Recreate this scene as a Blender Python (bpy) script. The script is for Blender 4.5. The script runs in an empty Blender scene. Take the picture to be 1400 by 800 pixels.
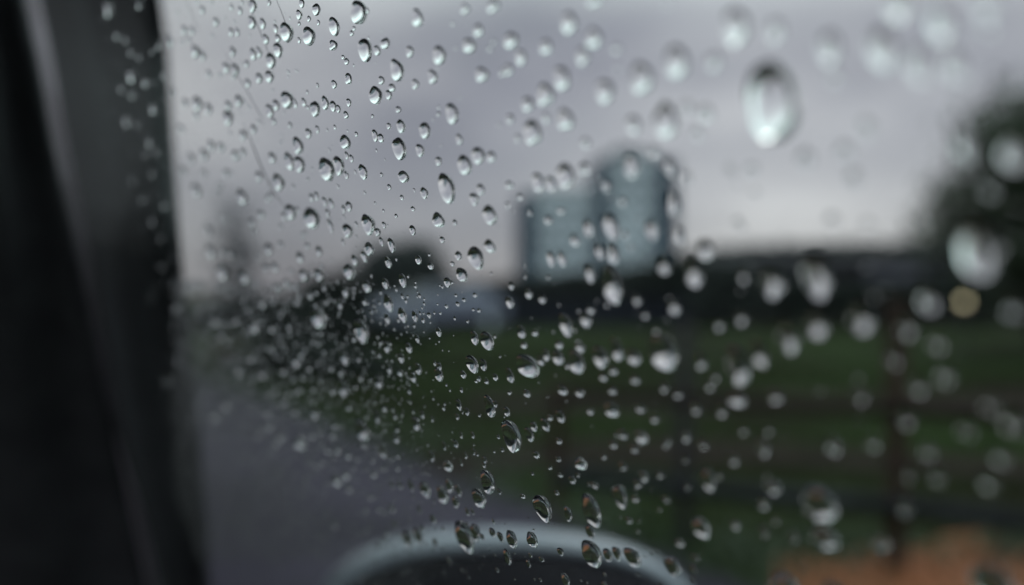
import bpy, math, random
from mathutils import Vector, Matrix
random.seed(7)
S = bpy.context.scene
COL = S.collection

# ------------------------------------------------------------------ camera
F = 1100.0                     # focal length in photograph pixels (1400 wide)
EYE = 1.2                      # eye height above the road
DF = 0.18                      # focus distance
K = 1/724.0                    # how fast the window runs through the focal plane
cd = bpy.data.cameras.new('camera'); cam = bpy.data.objects.new('camera', cd); COL.objects.link(cam)
cam.location = (0, 0, EYE); cam.rotation_euler = (math.radians(90), 0, 0)
cd.sensor_width = 36; cd.lens = 36*F/1400; cd.clip_start = 0.01; cd.clip_end = 3000
cd.dof.use_dof = True; cd.dof.focus_distance = DF + 0.0012
cd.dof.aperture_fstop = (cd.lens/1000)/(42/F*DF); cd.dof.aperture_blades = 0
S.camera = cam

# ------------------------------------------------------------------ world, sun, exposure
ELEV, AZ = math.radians(48), math.radians(35)
w = bpy.data.worlds.new('World'); S.world = w; w.use_nodes = True
nt = w.node_tree; N = nt.nodes; Lk = nt.links
for n in list(N): N.remove(n)
def node(t, **kw):
    n = N.new(t)
    for k, v in kw.items(): setattr(n, k, v)
    return n
def mth(op, a, b=None):
    m = node('ShaderNodeMath', operation=op)
    for i, v in enumerate((a, b)):
        if v is None: continue
        if isinstance(v, (int, float)): m.inputs[i].default_value = v
        else: Lk.new(v, m.inputs[i])
    return m.outputs[0]
tc = node('ShaderNodeTexCoord')
sky = node('ShaderNodeTexSky', sky_type='NISHITA', sun_disc=False, sun_elevation=ELEV, sun_rotation=AZ)
sep = node('ShaderNodeSeparateXYZ'); Lk.new(tc.outputs['Generated'], sep.inputs[0])
mp = node('ShaderNodeMapping'); Lk.new(tc.outputs['Generated'], mp.inputs[0]); mp.inputs['Scale'].default_value = (1, 1, 2.6)
nz = node('ShaderNodeTexNoise'); Lk.new(mp.outputs[0], nz.inputs['Vector'])
nz.inputs['Scale'].default_value = 4.2; nz.inputs['Detail'].default_value = 5; nz.inputs['Roughness'].default_value = .45
elev = mth('MAXIMUM', sep.outputs[2], 0.0)
mr = node('ShaderNodeMapRange', interpolation_type='SMOOTHSTEP'); Lk.new(elev, mr.inputs[0])      # overcast sky: brighter towards the zenith
mr.inputs[1].default_value = .25; mr.inputs[2].default_value = .56; mr.inputs[3].default_value = 3.75; mr.inputs[4].default_value = 13.0
grad = mr.outputs[0]
def lobe(px, py, sharp, amt):
    d = Vector(((px-700)/F, 1, (400-py)/F)).normalized()
    dp = node('ShaderNodeVectorMath', operation='DOT_PRODUCT'); Lk.new(tc.outputs['Generated'], dp.inputs[0]); dp.inputs[1].default_value = d
    return mth('MULTIPLY', mth('POWER', mth('MAXIMUM', dp.outputs['Value'], 0.0), sharp), amt)
L1 = lobe(1060, 290, 60, 1.5); L2 = lobe(150, 40, 20, 3.3); L3 = lobe(620, 10, 45, -1.7); L4 = lobe(380, 380, 45, -2.0); L5 = lobe(3000, -50, 24, 15.0)
val = mth('ADD', mth('ADD', mth('ADD', mth('ADD', mth('ADD', grad, L1), L2), L3), L4), L5)
val = mth('MULTIPLY', val, mth('ADD', mth('MULTIPLY', nz.outputs['Fac'], 1.3), .40))
cc = node('ShaderNodeCombineColor')
Lk.new(mth('MULTIPLY', val, mth('SUBTRACT', 1.07, mth('MULTIPLY', mth('ADD', grad, L5), .022))), cc.inputs[0]); Lk.new(mth('MULTIPLY', val, .995), cc.inputs[1]); Lk.new(mth('ADD', mth('MULTIPLY', val, .93), .55), cc.inputs[2])
mx = node('ShaderNodeMix', data_type='RGBA'); mx.inputs[0].default_value = .90
Lk.new(sky.outputs[0], mx.inputs[6]); Lk.new(cc.outputs[0], mx.inputs[7])
bg = node('ShaderNodeBackground'); bg.inputs[1].default_value = 0.1; Lk.new(mx.outputs[2], bg.inputs[0])
wo = node('ShaderNodeOutputWorld'); Lk.new(bg.outputs[0], wo.inputs[0])

sd = bpy.data.lights.new('sun', 'SUN'); sd.energy = 0.5; sd.angle = math.radians(25); sd.color = (1, .97, .93)
so = bpy.data.objects.new('sun', sd); COL.objects.link(so)
sdir = Vector((math.sin(AZ)*math.cos(ELEV), math.cos(AZ)*math.cos(ELEV), math.sin(ELEV)))
so.rotation_euler = sdir.to_track_quat('Z', 'Y').to_euler(); so.location = (0, 0, 30)
vs = S.view_settings
vs.view_transform = 'Standard'; vs.look = 'None'; vs.gamma = 1; vs.use_curve_mapping = False; vs.exposure = 0.0
S.cycles.max_bounces = 16; S.cycles.transmission_bounces = 14; S.cycles.glossy_bounces = 6; S.cycles.diffuse_bounces = 3

# ------------------------------------------------------------------ materials
def mat(name, rgb, rough=.6, metal=0, spec=.5, vary=0, vscale=5, trans=0, ior=1.45, bump=0, bscale=60, rgb2=None, emit=None, coat=0):
    m = bpy.data.materials.new(name); m.use_nodes = True
    t = m.node_tree; b = t.nodes['Principled BSDF']
    b.inputs['Base Color'].default_value = (*rgb, 1); b.inputs['Roughness'].default_value = rough
    b.inputs['Metallic'].default_value = metal; b.inputs['Specular IOR Level'].default_value = spec
    b.inputs['Transmission Weight'].default_value = trans; b.inputs['IOR'].default_value = ior
    b.inputs['Coat Weight'].default_value = coat
    if vary or rgb2 or bump:
        c = t.nodes.new('ShaderNodeTexCoord')
    if vary or rgb2:
        n = t.nodes.new('ShaderNodeTexNoise'); n.inputs['Scale'].default_value = vscale; n.inputs['Detail'].default_value = 6
        t.links.new(c.outputs['Object'], n.inputs['Vector'])
        r = t.nodes.new('ShaderNodeValToRGB'); t.links.new(n.outputs['Fac'], r.inputs[0])
        r.color_ramp.elements[0].position = .35; r.color_ramp.elements[1].position = .65
        a = rgb; z = rgb2 or rgb
        r.color_ramp.elements[0].color = (*[x*(1-vary) for x in a], 1); r.color_ramp.elements[1].color = (*[min(1, x*(1+vary)) for x in z], 1)
        t.links.new(r.outputs[0], b.inputs['Base Color'])
    if bump:
        n2 = t.nodes.new('ShaderNodeTexNoise'); n2.inputs['Scale'].default_value = bscale; n2.inputs['Detail'].default_value = 4
        t.links.new(c.outputs['Object'], n2.inputs['Vector'])
        bp = t.nodes.new('ShaderNodeBump'); bp.inputs['Strength'].default_value = bump; bp.inputs['Distance'].default_value = .01
        t.links.new(n2.outputs['Fac'], bp.inputs['Height']); t.links.new(bp.outputs[0], b.inputs['Normal'])
    if emit:
        b.inputs['Emission Color'].default_value = (*emit[0], 1); b.inputs['Emission Strength'].default_value = emit[1]
    return m
def glassmat(name, ior, col=(1, 1, 1)):
    m = bpy.data.materials.new(name); m.use_nodes = True; t = m.node_tree
    t.nodes.remove(t.nodes['Principled BSDF'])
    g = t.nodes.new('ShaderNodeBsdfGlass'); g.inputs['Roughness'].default_value = 0; g.inputs['IOR'].default_value = ior; g.inputs['Color'].default_value = (*col, 1)
    t.links.new(g.outputs[0], t.nodes['Material Output'].inputs[0]); return m
M = {}
M['water'] = glassmat('rain water', 1.333)
M['contact'] = glassmat('water against glass', 1.333/1.5)
M['glass'] = glassmat('car window glass', 1.5, (.985, .99, .99))
M['trim'] = mat('dark cabin plastic', (.12, .124, .132), .8, spec=.2, bump=.25, bscale=900, vary=.15, vscale=30)
M['cabin'] = mat('grey cabin cloth', (.05, .05, .052), .85, vary=.2, vscale=20)
M['seal'] = mat('satin pinkish grey trim', (.92, .75, .84), .35, coat=.2, vary=.12, vscale=60, bump=.15, bscale=500)  # pale pink base colour stands in for light catching the seal
M['post'] = mat('dark painted pillar', (.028, .031, .034), .55, vary=.15, vscale=8)
M['silver'] = mat('silver car paint', (.25, .265, .31), .4, metal=.15, vary=.06, vscale=40, coat=.3)
M['wing'] = mat('dark blue grey car paint', (.022, .025, .034), .45, vary=.08, vscale=10, spec=.25)
M['black'] = mat('black plastic', (.02, .02, .021), .5, vary=.15, vscale=20)
M['mirror'] = mat('dark tinted mirror glass', (.16, .17, .18), .06, metal=1, vary=.05, vscale=9)
M['road'] = mat('wet asphalt', (.034, .027, .044), .6, spec=.12, vary=.45, vscale=1.1, bump=.6, bscale=90)
M['lawn'] = mat('short wet lawn', (.016, .0155, .008), .95, rgb2=(.017, .030, .009), vary=.2, vscale=.35, bump=.6, bscale=40, spec=.03)
M['blade'] = mat('grass blades', (.014, .023, .008), .8, rgb2=(.025, .026, .012), vary=.2, vscale=3, spec=.05)
M['earth'] = mat('orange clay earth', (.30, .105, .048), .85, rgb2=(.14, .058, .032), vary=.3, vscale=2.5, spec=.1, bump=.7, bscale=30)
M['track'] = mat('brown trodden earth', (.020, .014, .012), .9, spec=.05, vary=.25, vscale=3, bump=.6, bscale=30)
M['rust'] = mat('red brown painted steel', (.046, .029, .023), .8, spec=.1, vary=.3, vscale=7)
M['darkwood'] = mat('dark weathered rail', (.020, .021, .026), .8, spec=.08, vary=.3, vscale=8)
M['darkpost'] = mat('dark weathered post', (.025, .022, .024), .6, vary=.3, vscale=8)
M['leaf'] = mat('dark wet leaves', (.028, .045, .026), .5, rgb2=(.055, .075, .04), vary=.2, vscale=2, spec=.3)
M['leaf2'] = mat('grey green needles', (.03, .038, .033), .7, vary=.3, vscale=2, spec=.3)
M['leaf4'] = mat('soft grey green leaves', (.075, .085, .085), .7, vary=.3, vscale=2, spec=.2)
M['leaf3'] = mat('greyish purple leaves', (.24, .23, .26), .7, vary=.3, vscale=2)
M['redleaf'] = mat('red brown leaves', (.11, .045, .045), .7, vary=.3, vscale=6)
M['bark'] = mat('dark bark', (.05, .042, .036), .9, vary=.3, vscale=12)
M['clad'] = mat('pale grey concrete cladding', (.60, .65, .72), .7, vary=.1, vscale=.12)
M['blue'] = mat('blue glazed panels', (.022, .050, .085), .4, vary=.15, vscale=.2)
M['lowwall'] = mat('dark blue grey wall', (.018, .020, .028), .9, spec=.1, vary=.2, vscale=1)
M['brick'] = mat('dark brown grey wall', (.032, .028, .037), .9, spec=.1, vary=.2, vscale=2)
M['roof'] = mat('dark roof sheet', (.022, .022, .027), .85, spec=.1, vary=.2, vscale=1)
M['lilac'] = mat('pale lilac shutter', (.15, .14, .19), .6, vary=.1, vscale=2)
M['carpaint'] = mat('pale blue grey car paint', (.21, .22, .30), .35, metal=.1, vary=.05, vscale=3)
M['tyre'] = mat('tyre rubber', (.02, .02, .02), .9, vary=.1)
M['lampglow'] = mat('lit lamp globe', (.8, .7, .4), .5, vary=.02, emit=((1, .86, .56), 1.1))

# ------------------------------------------------------------------ helpers
def mesh(name, verts, faces, m, parent=None, smooth=False, flat_faces=0, bevel=0):
    me = bpy.data.meshes.new(name); me.from_pydata([tuple(v) for v in verts], [], faces)
    me.materials.append(m)
    if smooth: me.polygons.foreach_set('use_smooth', [i >= flat_faces for i in range(len(faces))])
    me.update()
    o = bpy.data.objects.new(name, me); COL.objects.link(o)
    if parent: o.parent = parent; o.matrix_parent_inverse = Matrix.Translation(-parent.location)
    if bevel:
        b = o.modifiers.new('bevel', 'BEVEL'); b.width = bevel; b.segments = 3; b.limit_method = 'ANGLE'
    return o
def tag(o, label=None, cat=None, group=None, kind=None):
    for k, v in (('label', label), ('category', cat), ('group', group), ('kind', kind)):
        if v: o[k] = v
    return o
def empty(name, loc, label=None, cat=None, group=None):
    o = bpy.data.objects.new(name, None); COL.objects.link(o); o.location = loc; o.empty_display_size = .1
    return tag(o, label, cat, group)
class MB:
    def __init__(s): s.v = []; s.f = []
    def hexa(s, p):                       # eight corners: bottom four, top four
        n = len(s.v); s.v += [Vector(q) for q in p]
        s.f += [tuple(n+i for i in q) for q in ((0, 3, 2, 1), (4, 5, 6, 7), (0, 1, 5, 4), (1, 2, 6, 5), (2, 3, 7, 6), (3, 0, 4, 7))]
    def box(s, c, size, rz=0):
        c = Vector(c); x, y, z = [q/2 for q in size]; R = Matrix.Rotation(rz, 3, 'Z')
        s.hexa([c+R@Vector(q) for q in ((-x, -y, -z), (x, -y, -z), (x, y, -z), (-x, y, -z), (-x, -y, z), (x, -y, z), (x, y, z), (-x, y, z))])
    def tube(s, pts, rad, seg=10):
        n0 = len(s.v); P = [Vector(p) for p in pts]
        for i, p in enumerate(P):
            d = (P[min(i+1, len(P)-1)]-P[max(i-1, 0)]).normalized()
            a = d.cross(Vector((.13, .27, .95))).normalized(); b = d.cross(a)
            r = rad[i] if isinstance(rad, (list, tuple)) else rad
            for k in range(seg):
                t = 2*math.pi*k/seg; s.v.append(p+a*math.cos(t)*r+b*math.sin(t)*r)
        for i in range(len(P)-1):
            for k in range(seg):
                q = n0+i*seg; s.f.append((q+k, q+(k+1) % seg, q+seg+(k+1) % seg, q+seg+k))
        s.f.append(tuple(n0+k for k in range(seg))[::-1]); q = n0+(len(P)-1)*seg; s.f.append(tuple(q+k for k in range(seg)))
    def ball(s, c, r, seg=14, rings=8, sc=(1, 1, 1)):
        n0 = len(s.v); c = Vector(c)
        for i in range(rings+1):
            a = math.pi*i/rings
            for k in range(seg):
                t = 2*math.pi*k/seg
                s.v.append(c+Vector((math.sin(a)*math.cos(t)*sc[0], math.sin(a)*math.sin(t)*sc[1], math.cos(a)*sc[2]))*r)
        for i in range(rings):
            for k in range(seg):
                q = n0+i*seg; s.f.append((q+k, q+seg+k, q+seg+(k+1) % seg, q+(k+1) % seg))
    def leaf(s, c, size):
        a = Vector((random.gauss(0, 1), random.gauss(0, 1), random.gauss(0, 1))).normalized()
        b = a.cross(Vector((random.gauss(0, 1), random.gauss(0, 1), random.gauss(0, 1)))).normalized()*size*.45; a = a*size
        n = len(s.v); s.v += [c-a*.5, c+b*.5, c+a*.5, c-b*.5]; s.f.append((n, n+1, n+2, n+3))
    def build(s, name, m, parent=None, smooth=False, bevel=0): return mesh(name, s.v, s.f, m, parent, smooth, 0, bevel)
def ray(px, py, Y):                       # the point at depth Y seen at a photograph pixel
    return Vector(((px-700)/F*Y, Y, EYE+(400-py)/F*Y))
def ground(px, py, z=0.0):
    return ray(px, py, F*(EYE-z)/(py-400.0))

# ------------------------------------------------------------------ the car's own frame and its side window
g = Vector((1, 0, .43)).normalized()
nrm = Vector((K*F*g.x, 1+K*(700-(420+.43*400))*g.x, K*F*g.z)); NL = nrm.length
n_out = nrm/NL; DG = DF/NL                # unit normal pointing out of the car, distance of the pane's inner face
FW = Vector((-n_out.y, n_out.x, 0)).normalized(); LAT = Vector((n_out.x, n_out.y, 0)).normalized(); UP = Vector((0, 0, 1))
E2 = n_out.cross(FW).normalized()
if E2.z < 0: E2 = -E2
O = Vector((0, 0, EYE))
TH = .0036                                # pane thickness
def on_glass(px, py, off=0.0):
    d = Vector(((px-700)/F, 1, (400-py)/F)); return O+d*((DG+off)/d.dot(n_out))
def proj(p):
    q = p-O; return (700+F*q.x/q.y, 400-F*q.z/q.y)
def car_pt(f, l, h): return O+FW*f+LAT*l+UP*h
def blur_px(px, py): return 42*abs(K*(px-(420+.43*py))*g.x)
def interp(tab, y):
    if y <= tab[0][0]: a, b = tab[0], tab[1]
    elif y >= tab[-1][0]: a, b = tab[-2], tab[-1]
    else:
        for a, b in zip(tab, tab[1:]):
            if a[0] <= y <= b[0]: break
    return a[1]+(b[1]-a[1])*(y-a[0])/(b[0]-a[0])

# ------------------------------------------------------------------ the ground outside
def sheet(name, pts, z, m, kind='structure'):
    o = mesh(name, [(p[0], p[1], z) for p in pts], [tuple(range(len(pts)))], m); o['kind'] = kind; return o
sheet('ground', [(-1500, -1500), (1500, -1500), (1500, 1500), (-1500, 1500)], -.012, M['lawn'])
rd = Vector((-.545, .838)); rn = Vector((.838, .545)); e0 = Vector((.2, 4.5))
def road_pt(a, b): q = e0+rd*a+rn*b; return (q.x, q.y)
sheet('road', [road_pt(-60, -9), road_pt(-60, 0), road_pt(140, 0), road_pt(140, -9)], -.004, M['road'])
def patch(name, pix, z, m): sheet(name, [tuple(ground(px, py, z).xy) for px, py in pix], z, m)
patch('earth_patch', [(1055, 790), (1062, 764), (1105, 757), (1140, 762), (1190, 748), (1250, 752), (1290, 733), (1345, 728), (1375, 742), (1420, 752), (1500, 790), (1480, 900), (1080, 900)], .004, M['earth'])
patch('bare_strip', [(470, 452), (700, 449), (1000, 449), (1300, 449), (1700, 449), (1700, 434), (1300, 434), (900, 434), (600, 436), (470, 440)], .002, M['track'])
patch('dirt_track', [(640, 541), (900, 537), (1150, 538), (1400, 536), (1800, 541), (1800, 566), (1400, 563), (1150, 566), (900, 562), (640, 559)], .004, M['track'])
patch('trodden_path', [(560, 628), (760, 606), (1000, 604), (1400, 628), (1700, 650), (1700, 672), (1400, 650), (1000, 630), (760, 632), (620, 655)], .006, M['track'])
mb = MB()
for i in range(30000):                     # short grass over the verge
    a = random.uniform(-8, 14); b = random.uniform(.15, 9)
    x, y = road_pt(-a*1.0+3, b)
    if y < 1.2: continue
    h = random.uniform(.02, .06); t = random.uniform(0, 6.28); c = Vector((x, y, -.012))
    ax = Vector((math.cos(t), math.sin(t), 0))*.012
    n = len(mb.v); mb.v += [c-ax, c+ax, c+Vector((random.uniform(-.03, .03), random.uniform(-.03, .03), h))]; mb.f.append((n, n+1, n+2))
tag(mb.build('grass', M['blade']), 'short dark green grass on the verge beyond the road', kind='stuff')

mb = MB()
for i in range(122):                       # ragged weeds along the road edge and round the bare earth
    if i < 105: a = random.uniform(-1.5, 16); c = Vector((*road_pt(a, random.gauss(.06, .16)), 0)); hh = random.uniform(.04, .14)
    else: c = ground(random.uniform(1040, 1460), random.gauss(752, 9)); hh = random.uniform(.01, .04)
    for k_ in range(60):
        mb.leaf(c+Vector((random.gauss(0, .13), random.gauss(0, .13), abs(random.gauss(0, hh)))), random.uniform(.025, .06))
tag(mb.build('verge_weeds', M['leaf']), 'ragged dark weeds along the road edge and round the orange earth', kind='stuff')

# ------------------------------------------------------------------ tower block
def tower():
    D = 150.0; s = D/F
    root = empty('tower_block', ((815-700)*s, D, 0), 'pale grey tower block of two stepped volumes with blue corners', 'building')
    def z(py): return EYE+(400-py)*s
    def X(px): return (px-700)*s
    def vol(x0, x1, xs0, xs1, top, d0, name):
        # front face x0..x1; blue glazed side bays run back from it to xs0 / xs1
        m = MB(); m.hexa([(X(x0), D+d0, 0), (X(x1), D+d0, 0), (X(x1), D+d0+16, 0), (X(x0), D+d0+16, 0), (X(x0), D+d0, z(top)), (X(x1), D+d0, z(top)), (X(x1), D+d0+16, z(top)), (X(x0), D+d0+16, z(top))])
        wl = m.build(name, M['clad'], root)
        for a, b in ((x0, xs0), (x1, xs1)):
            if b is None: continue
            m = MB(); e = -.02 if b < a else .02
            m.hexa([(X(a)+e, D+d0+.1, 0), (X(b), D+d0+.7, 0), (X(b), D+d0+14, 0), (X(a)+e, D+d0+15, 0), (X(a)+e, D+d0+.1, z(top+3)), (X(b), D+d0+.7, z(top+3)), (X(b), D+d0+14, z(top+3)), (X(a)+e, D+d0+15, z(top+3))])
            m.build('glazed_bay', M['blue'], root)
        m = MB(); m.box(((X(x0)+X(x1))/2, D+d0+8, z(top)+.4), (X(x1)-X(x0)+.5, 16.5, .8)); m.build('parapet', M['blue'] if top < 240 else M['clad'], root)
        m = MB(); nfl = int(z(top)/3)
        for k_ in range(1, nfl):
            m.box(((X(x0)+X(x1))/2, D+d0-.05, k_*3.0), (X(x1)-X(x0)+.02, .14, .22))
        m.build('floor_band', M['clad'], root)
        m = MB(); nx = int((X(x1)-X(x0))/2.1)
        for k_ in range(0, nfl):
            for q in range(nx):
                if random.random() < .9: m.box((X(x0)+(q+.5)*(X(x1)-X(x0))/nx, D+d0-.01, k_*3.0+1.7), (1.15, .05, 1.35))
        wg = m.build('window_grid', M['blue'], root); wg['kind'] = 'stuff'
    vol(733, 818, 706, None, 262, 0, 'wall')
    vol(833, 893, 812, 926, 216, -1.5, 'wall')
    m = MB(); m.box((X(862), D+6, z(216)+1.4), (3.6, 5, 2.2)); m.build('roof_plant', M['blue'], root)
tower()

# ------------------------------------------------------------------ planting
def tree(name, label, cat, base, height, crown_c, crown_r, nleaf, lsize, leafm, clumps=22, trunk_r=.15, group=None, gaps=.8):
    root = empty(name, base, label, cat, group)
    base = Vector(base); cc_ = Vector(crown_c)
    m = MB(); m.tube([base, base+(cc_-base)*.45+Vector((.05, 0, 0)), cc_+Vector((0, 0, crown_r[2]*.4))], [trunk_r, trunk_r*.7, trunk_r*.2], 9)
    cl = []
    for i in range(clumps):
        while True:
            q = Vector((random.uniform(-1, 1), random.uniform(-1, 1), random.uniform(-1, 1)))
            if q.length < 1: break
        c = cc_+Vector((q.x*crown_r[0], q.y*crown_r[1], q.z*crown_r[2])); cl.append((c, random.uniform(.22, .42)*min(crown_r)*gaps))
        m.tube([base+(cc_-base)*random.uniform(.4, .9), (base+(cc_-base)*.8)*.4+c*.6+Vector((0, 0, .05)), c], [trunk_r*.35, trunk_r*.2, trunk_r*.06], 5)
    m.build('trunk', M['bark'], root, True)
    m = MB()
    for i in range(nleaf):
        c, r = random.choice(cl); q = Vector((random.gauss(0, 1), random.gauss(0, 1), random.gauss(0, 1)))
        m.leaf(c+q*r*.62, lsize*random.uniform(.6, 1.3))
    m.build('crown', leafm, root)
def P(px, py, Y): return tuple(ray(px, py, Y))
def gz(px, Y): return ((px-700)/F*Y, Y, -.01)
tree('leafy_tree', 'dark leafy tree at the right of the tower with a rounded crown', 'tree', gz(1476, 15), 5, P(1474, 250, 15), (2.75, 2, 1.9), 24000, .17, M['leaf'], 75, .2, gaps=.75)
tree('leafy_tree', 'dark lower bushy tree beneath the big crown at far right', 'tree', gz(1420, 17), 3, P(1400, 372, 17), (1.7, 1.2, 1.0), 7000, .15, M['leaf'], 26, .14)
tree('dense_tree', 'dark rounded tree rising above the hedge left of the tower', 'tree', gz(558, 40), 5, P(556, 375, 40), (2.5, 1.8, 1.75), 12000, .3, M['leaf4'], 70, .25, gaps=.65)
tree('low_bush', 'low dark bush mass at the left foot of the dense tree', 'bush', gz(470, 38), 3, P(470, 398, 38), (2.6, 1.5, .9), 8000, .3, M['leaf2'], 40, .12)
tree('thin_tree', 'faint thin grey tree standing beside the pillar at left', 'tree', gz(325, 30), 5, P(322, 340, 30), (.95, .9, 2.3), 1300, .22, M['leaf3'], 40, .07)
tree('round_bush', 'small red brown bush at the roadside below the thin tree', 'bush', gz(325, 15), 1, P(325, 484, 15), (.5, .4, .22), 1500, .07, M['redleaf'], 12, .03)
def hedge(label, x0, x1, Y, top, depth, n, ls, m):
    root = empty('hedge', gz((x0+x1)/2, Y), label, 'hedge')
    mb = MB()
    for i in range(n):
        px = random.uniform(x0, x1); tz = ray(0, interp(top, px), Y).z
        zz = random.uniform(0, 1)**.6*tz*(1+random.uniform(-.12, .06)*(1+math.sin(px*.13))*.6)
        mb.leaf(Vector(((px-700)/F*Y, Y+random.uniform(0, depth), zz)), ls*random.uniform(.6, 1.4))
    k_ = int((x1-x0)/F*Y/1.2)
    for i in range(k_+1):
        b = Vector(((x0+(x1-x0)*i/max(k_, 1)-700)/F*Y, Y+depth*.6, -.01)); st = MB(); st.tube([b, b+Vector((.05, 0, min(1.0, ray(0, top[0][1], Y).z*.6)))], [.05, .02], 5); st.build('stem', M['bark'], root)
    mb.build('foliage', m, root)
hedge('long dark hedge running from the road edge to the tower', 400, 960, 36, [(400, 412), (450, 404), (520, 392), (620, 388), (720, 380), (850, 366), (960, 352)], 1.6, 26000, .34, M['leaf2'])
hedge('ragged dark grey hedge at far left beside the road', 255, 415, 24, [(255, 425), (300, 410), (340, 402), (415, 412)], 1.5, 7000, .24, M['leaf2'])
hedge('low dark hedge in front of the long low building', 950, 1420, 27, [(950, 352), (1050, 372), (1130, 385), (1250, 382), (1420, 380)], 1.2, 10000, .26, M['leaf2'])
hedge('dark trees along the skyline right of the tower', 900, 1420, 62, [(900, 356), (960, 342), (1050, 334), (1200, 331), (1420, 328)], 3, 12000, .6, M['leaf2'])

hedge('dark shrub bank at left below the dense tree', 330, 590, 19, [(330, 440), (400, 432), (500, 436), (590, 452)], 1.2, 9000, .16, M['leaf2'])
hedge('lowest dark shrubs at left nearest the grey road', 300, 540, 11, [(300, 490), (400, 470), (480, 486), (540, 515)], 1.4, 9000, .11, M['leaf2'])
# low wall, building, lamp, car
Y = 28.0; mb = MB()
x0, x1 = (520-700)/F*Y, (1010-700)/F*Y
wr = empty('low_wall', ((x0+x1)/2, Y, 0), 'low dark blue grey wall below the hedge and tower', 'wall')
mb.box(((x0+x1)/2, Y, .50), (x1-x0, .25, 1.02)); mb.build('wall', M['lowwall'], wr)
mb = MB(); mb.box(((x0+x1)/2, Y, 1.05), (x1-x0+.1, .34, .08)); mb.build('coping', M['roof'], wr)
Y = 45; x0, x1 = (965-700)/F*Y, (1330-700)/F*Y
br = empty('low_building', ((x0+x1)/2, Y, 0), 'long low dark building behind the lawn at right', 'building')
mb = MB(); mb.box(((x0+x1)/2, Y+3, 1.45), (x1-x0, 6, 2.92)); mb.build('wall', M['brick'], br)
mb = MB(); a, b = x0-.4, x1+.4
mb.hexa([(a, Y-.5, 2.93), (b, Y-.5, 2.93), (b, Y+6.5, 2.93), (a, Y+6.5, 2.93), (a+.3, Y+2.6, 3.55), (b-.3, Y+2.6, 3.55), (b-.3, Y+3.4, 3.55), (a+.3, Y+3.4, 3.55)]); mb.build('roof', M['roof'], br)
for c, wd in ((1222, 76),):
    mb = MB(); xc = (c-700)/F*Y; mb.box((xc, Y-.06, 1.75), (wd/F*Y, .1, 1.6)); sh = mb.build('shutter', M['lilac'], br)
    mb = MB()
    for i in range(9): mb.box((xc, Y-.125, 1.03+i*.18), (wd/F*Y-.1, .03, .03))
    mb.build('slat', M['lilac'], sh)
for c in (1010, 1080, 1290):
    mb = MB(); xc = (c-700)/F*Y; mb.box((xc, Y-.03, 1.7), (1.3, .04, 1.0)); wn = mb.build('window', M['blue'], br)
    mb = MB()
    for q in (-.67, 0, .67): mb.box((xc+q, Y-.07, 1.7), (.06, .06, 1.1))
    for q in (-.53, .53): mb.box((xc, Y-.075, 1.7+q), (1.4, .06, .06))
    mb.build('frame', M['roof'], wn)
# yellowish lamp on its post
lp = ray(1318, 413, 14)
lr = empty('street_lamp', (lp.x, lp.y, 0), 'small lit yellow globe lamp on a short post at right', 'lamp')
mb = MB(); mb.tube([(lp.x, lp.y, -.01), (lp.x, lp.y, lp.z-.07)], [.03, .02], 8); mb.build('pole', M['black'], lr)
mb = MB(); mb.tube([(lp.x, lp.y, lp.z-.085), (lp.x, lp.y, lp.z-.06)], .04, 10); mb.build('collar', M['black'], lr)
mb = MB(); mb.ball(lp, .07); mb.build('globe', M['lampglow'], lr, True)
# parked car, three-quarter view, half behind the lawn edge
def parked_car(px, Y, rz, label):
    base = Vector(gz(px, Y)); root = empty('parked_car', base, label, 'car')
    R = Matrix.Rotation(rz, 3, 'Z')
    def T(p): return base+R@Vector(p)
    prof = [(-2.0, .35), (-2.02, .75), (-1.9, .92), (-1.25, .98), (-.6, 1.40), (.9, 1.43), (1.65, 1.0), (1.98, .9), (2.0, .35)]
    v = []; f = []; n = len(prof)
    for (x, z) in prof:
        t = .80 if z <= 1.0 else .62
        v += [T((x, -t, z)), T((x, t, z))]
    for i in range(n-1): f.append((2*i, 2*i+1, 2*i+3, 2*i+2))
    f.append((0, 2*n-2, 2*n-1, 1)); f.append(tuple(range(0, 2*n, 2))); f.append(tuple(range(2*n-1, 0, -2)))
    mesh('body', v, f, M['carpaint'], root, bevel=.05)
    for sg in (-1, 1):
        mesh('side_window', [T((-1.05, sg*.785, 1.02)), T((1.45, sg*.785, 1.02)), T((.85, sg*.66, 1.36)), T((-.55, sg*.66, 1.36))], [(0, 1, 2, 3)], M['black'], root)
        for x in (-1.25, 1.25):
            m = MB(); m.tube([T((x, sg*.66, .31)), T((x, sg*.83, .31))], .31, 18); wh = m.build('wheel', M['tyre'], root)
            m = MB(); m.tube([T((x, sg*.825, .31)), T((x, sg*.845, .31))], .19, 12); m.build('rim', M['clad'], wh)
        m = MB(); m.ball(T((-1.97, sg*.6, .72)), .11, 8, 6); m.build('headlight', M['clad'], root)
    mesh('windscreen', [T((-1.22, -.66, 1.015)), T((-1.22, .66, 1.015)), T((-.66, .56, 1.385)), T((-.66, -.56, 1.385))], [(0, 1, 2, 3)], M['black'], root)
parked_car(604, 25.2, math.radians(35), 'pale blue grey car parked before the dark wall left of the tower')

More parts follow.
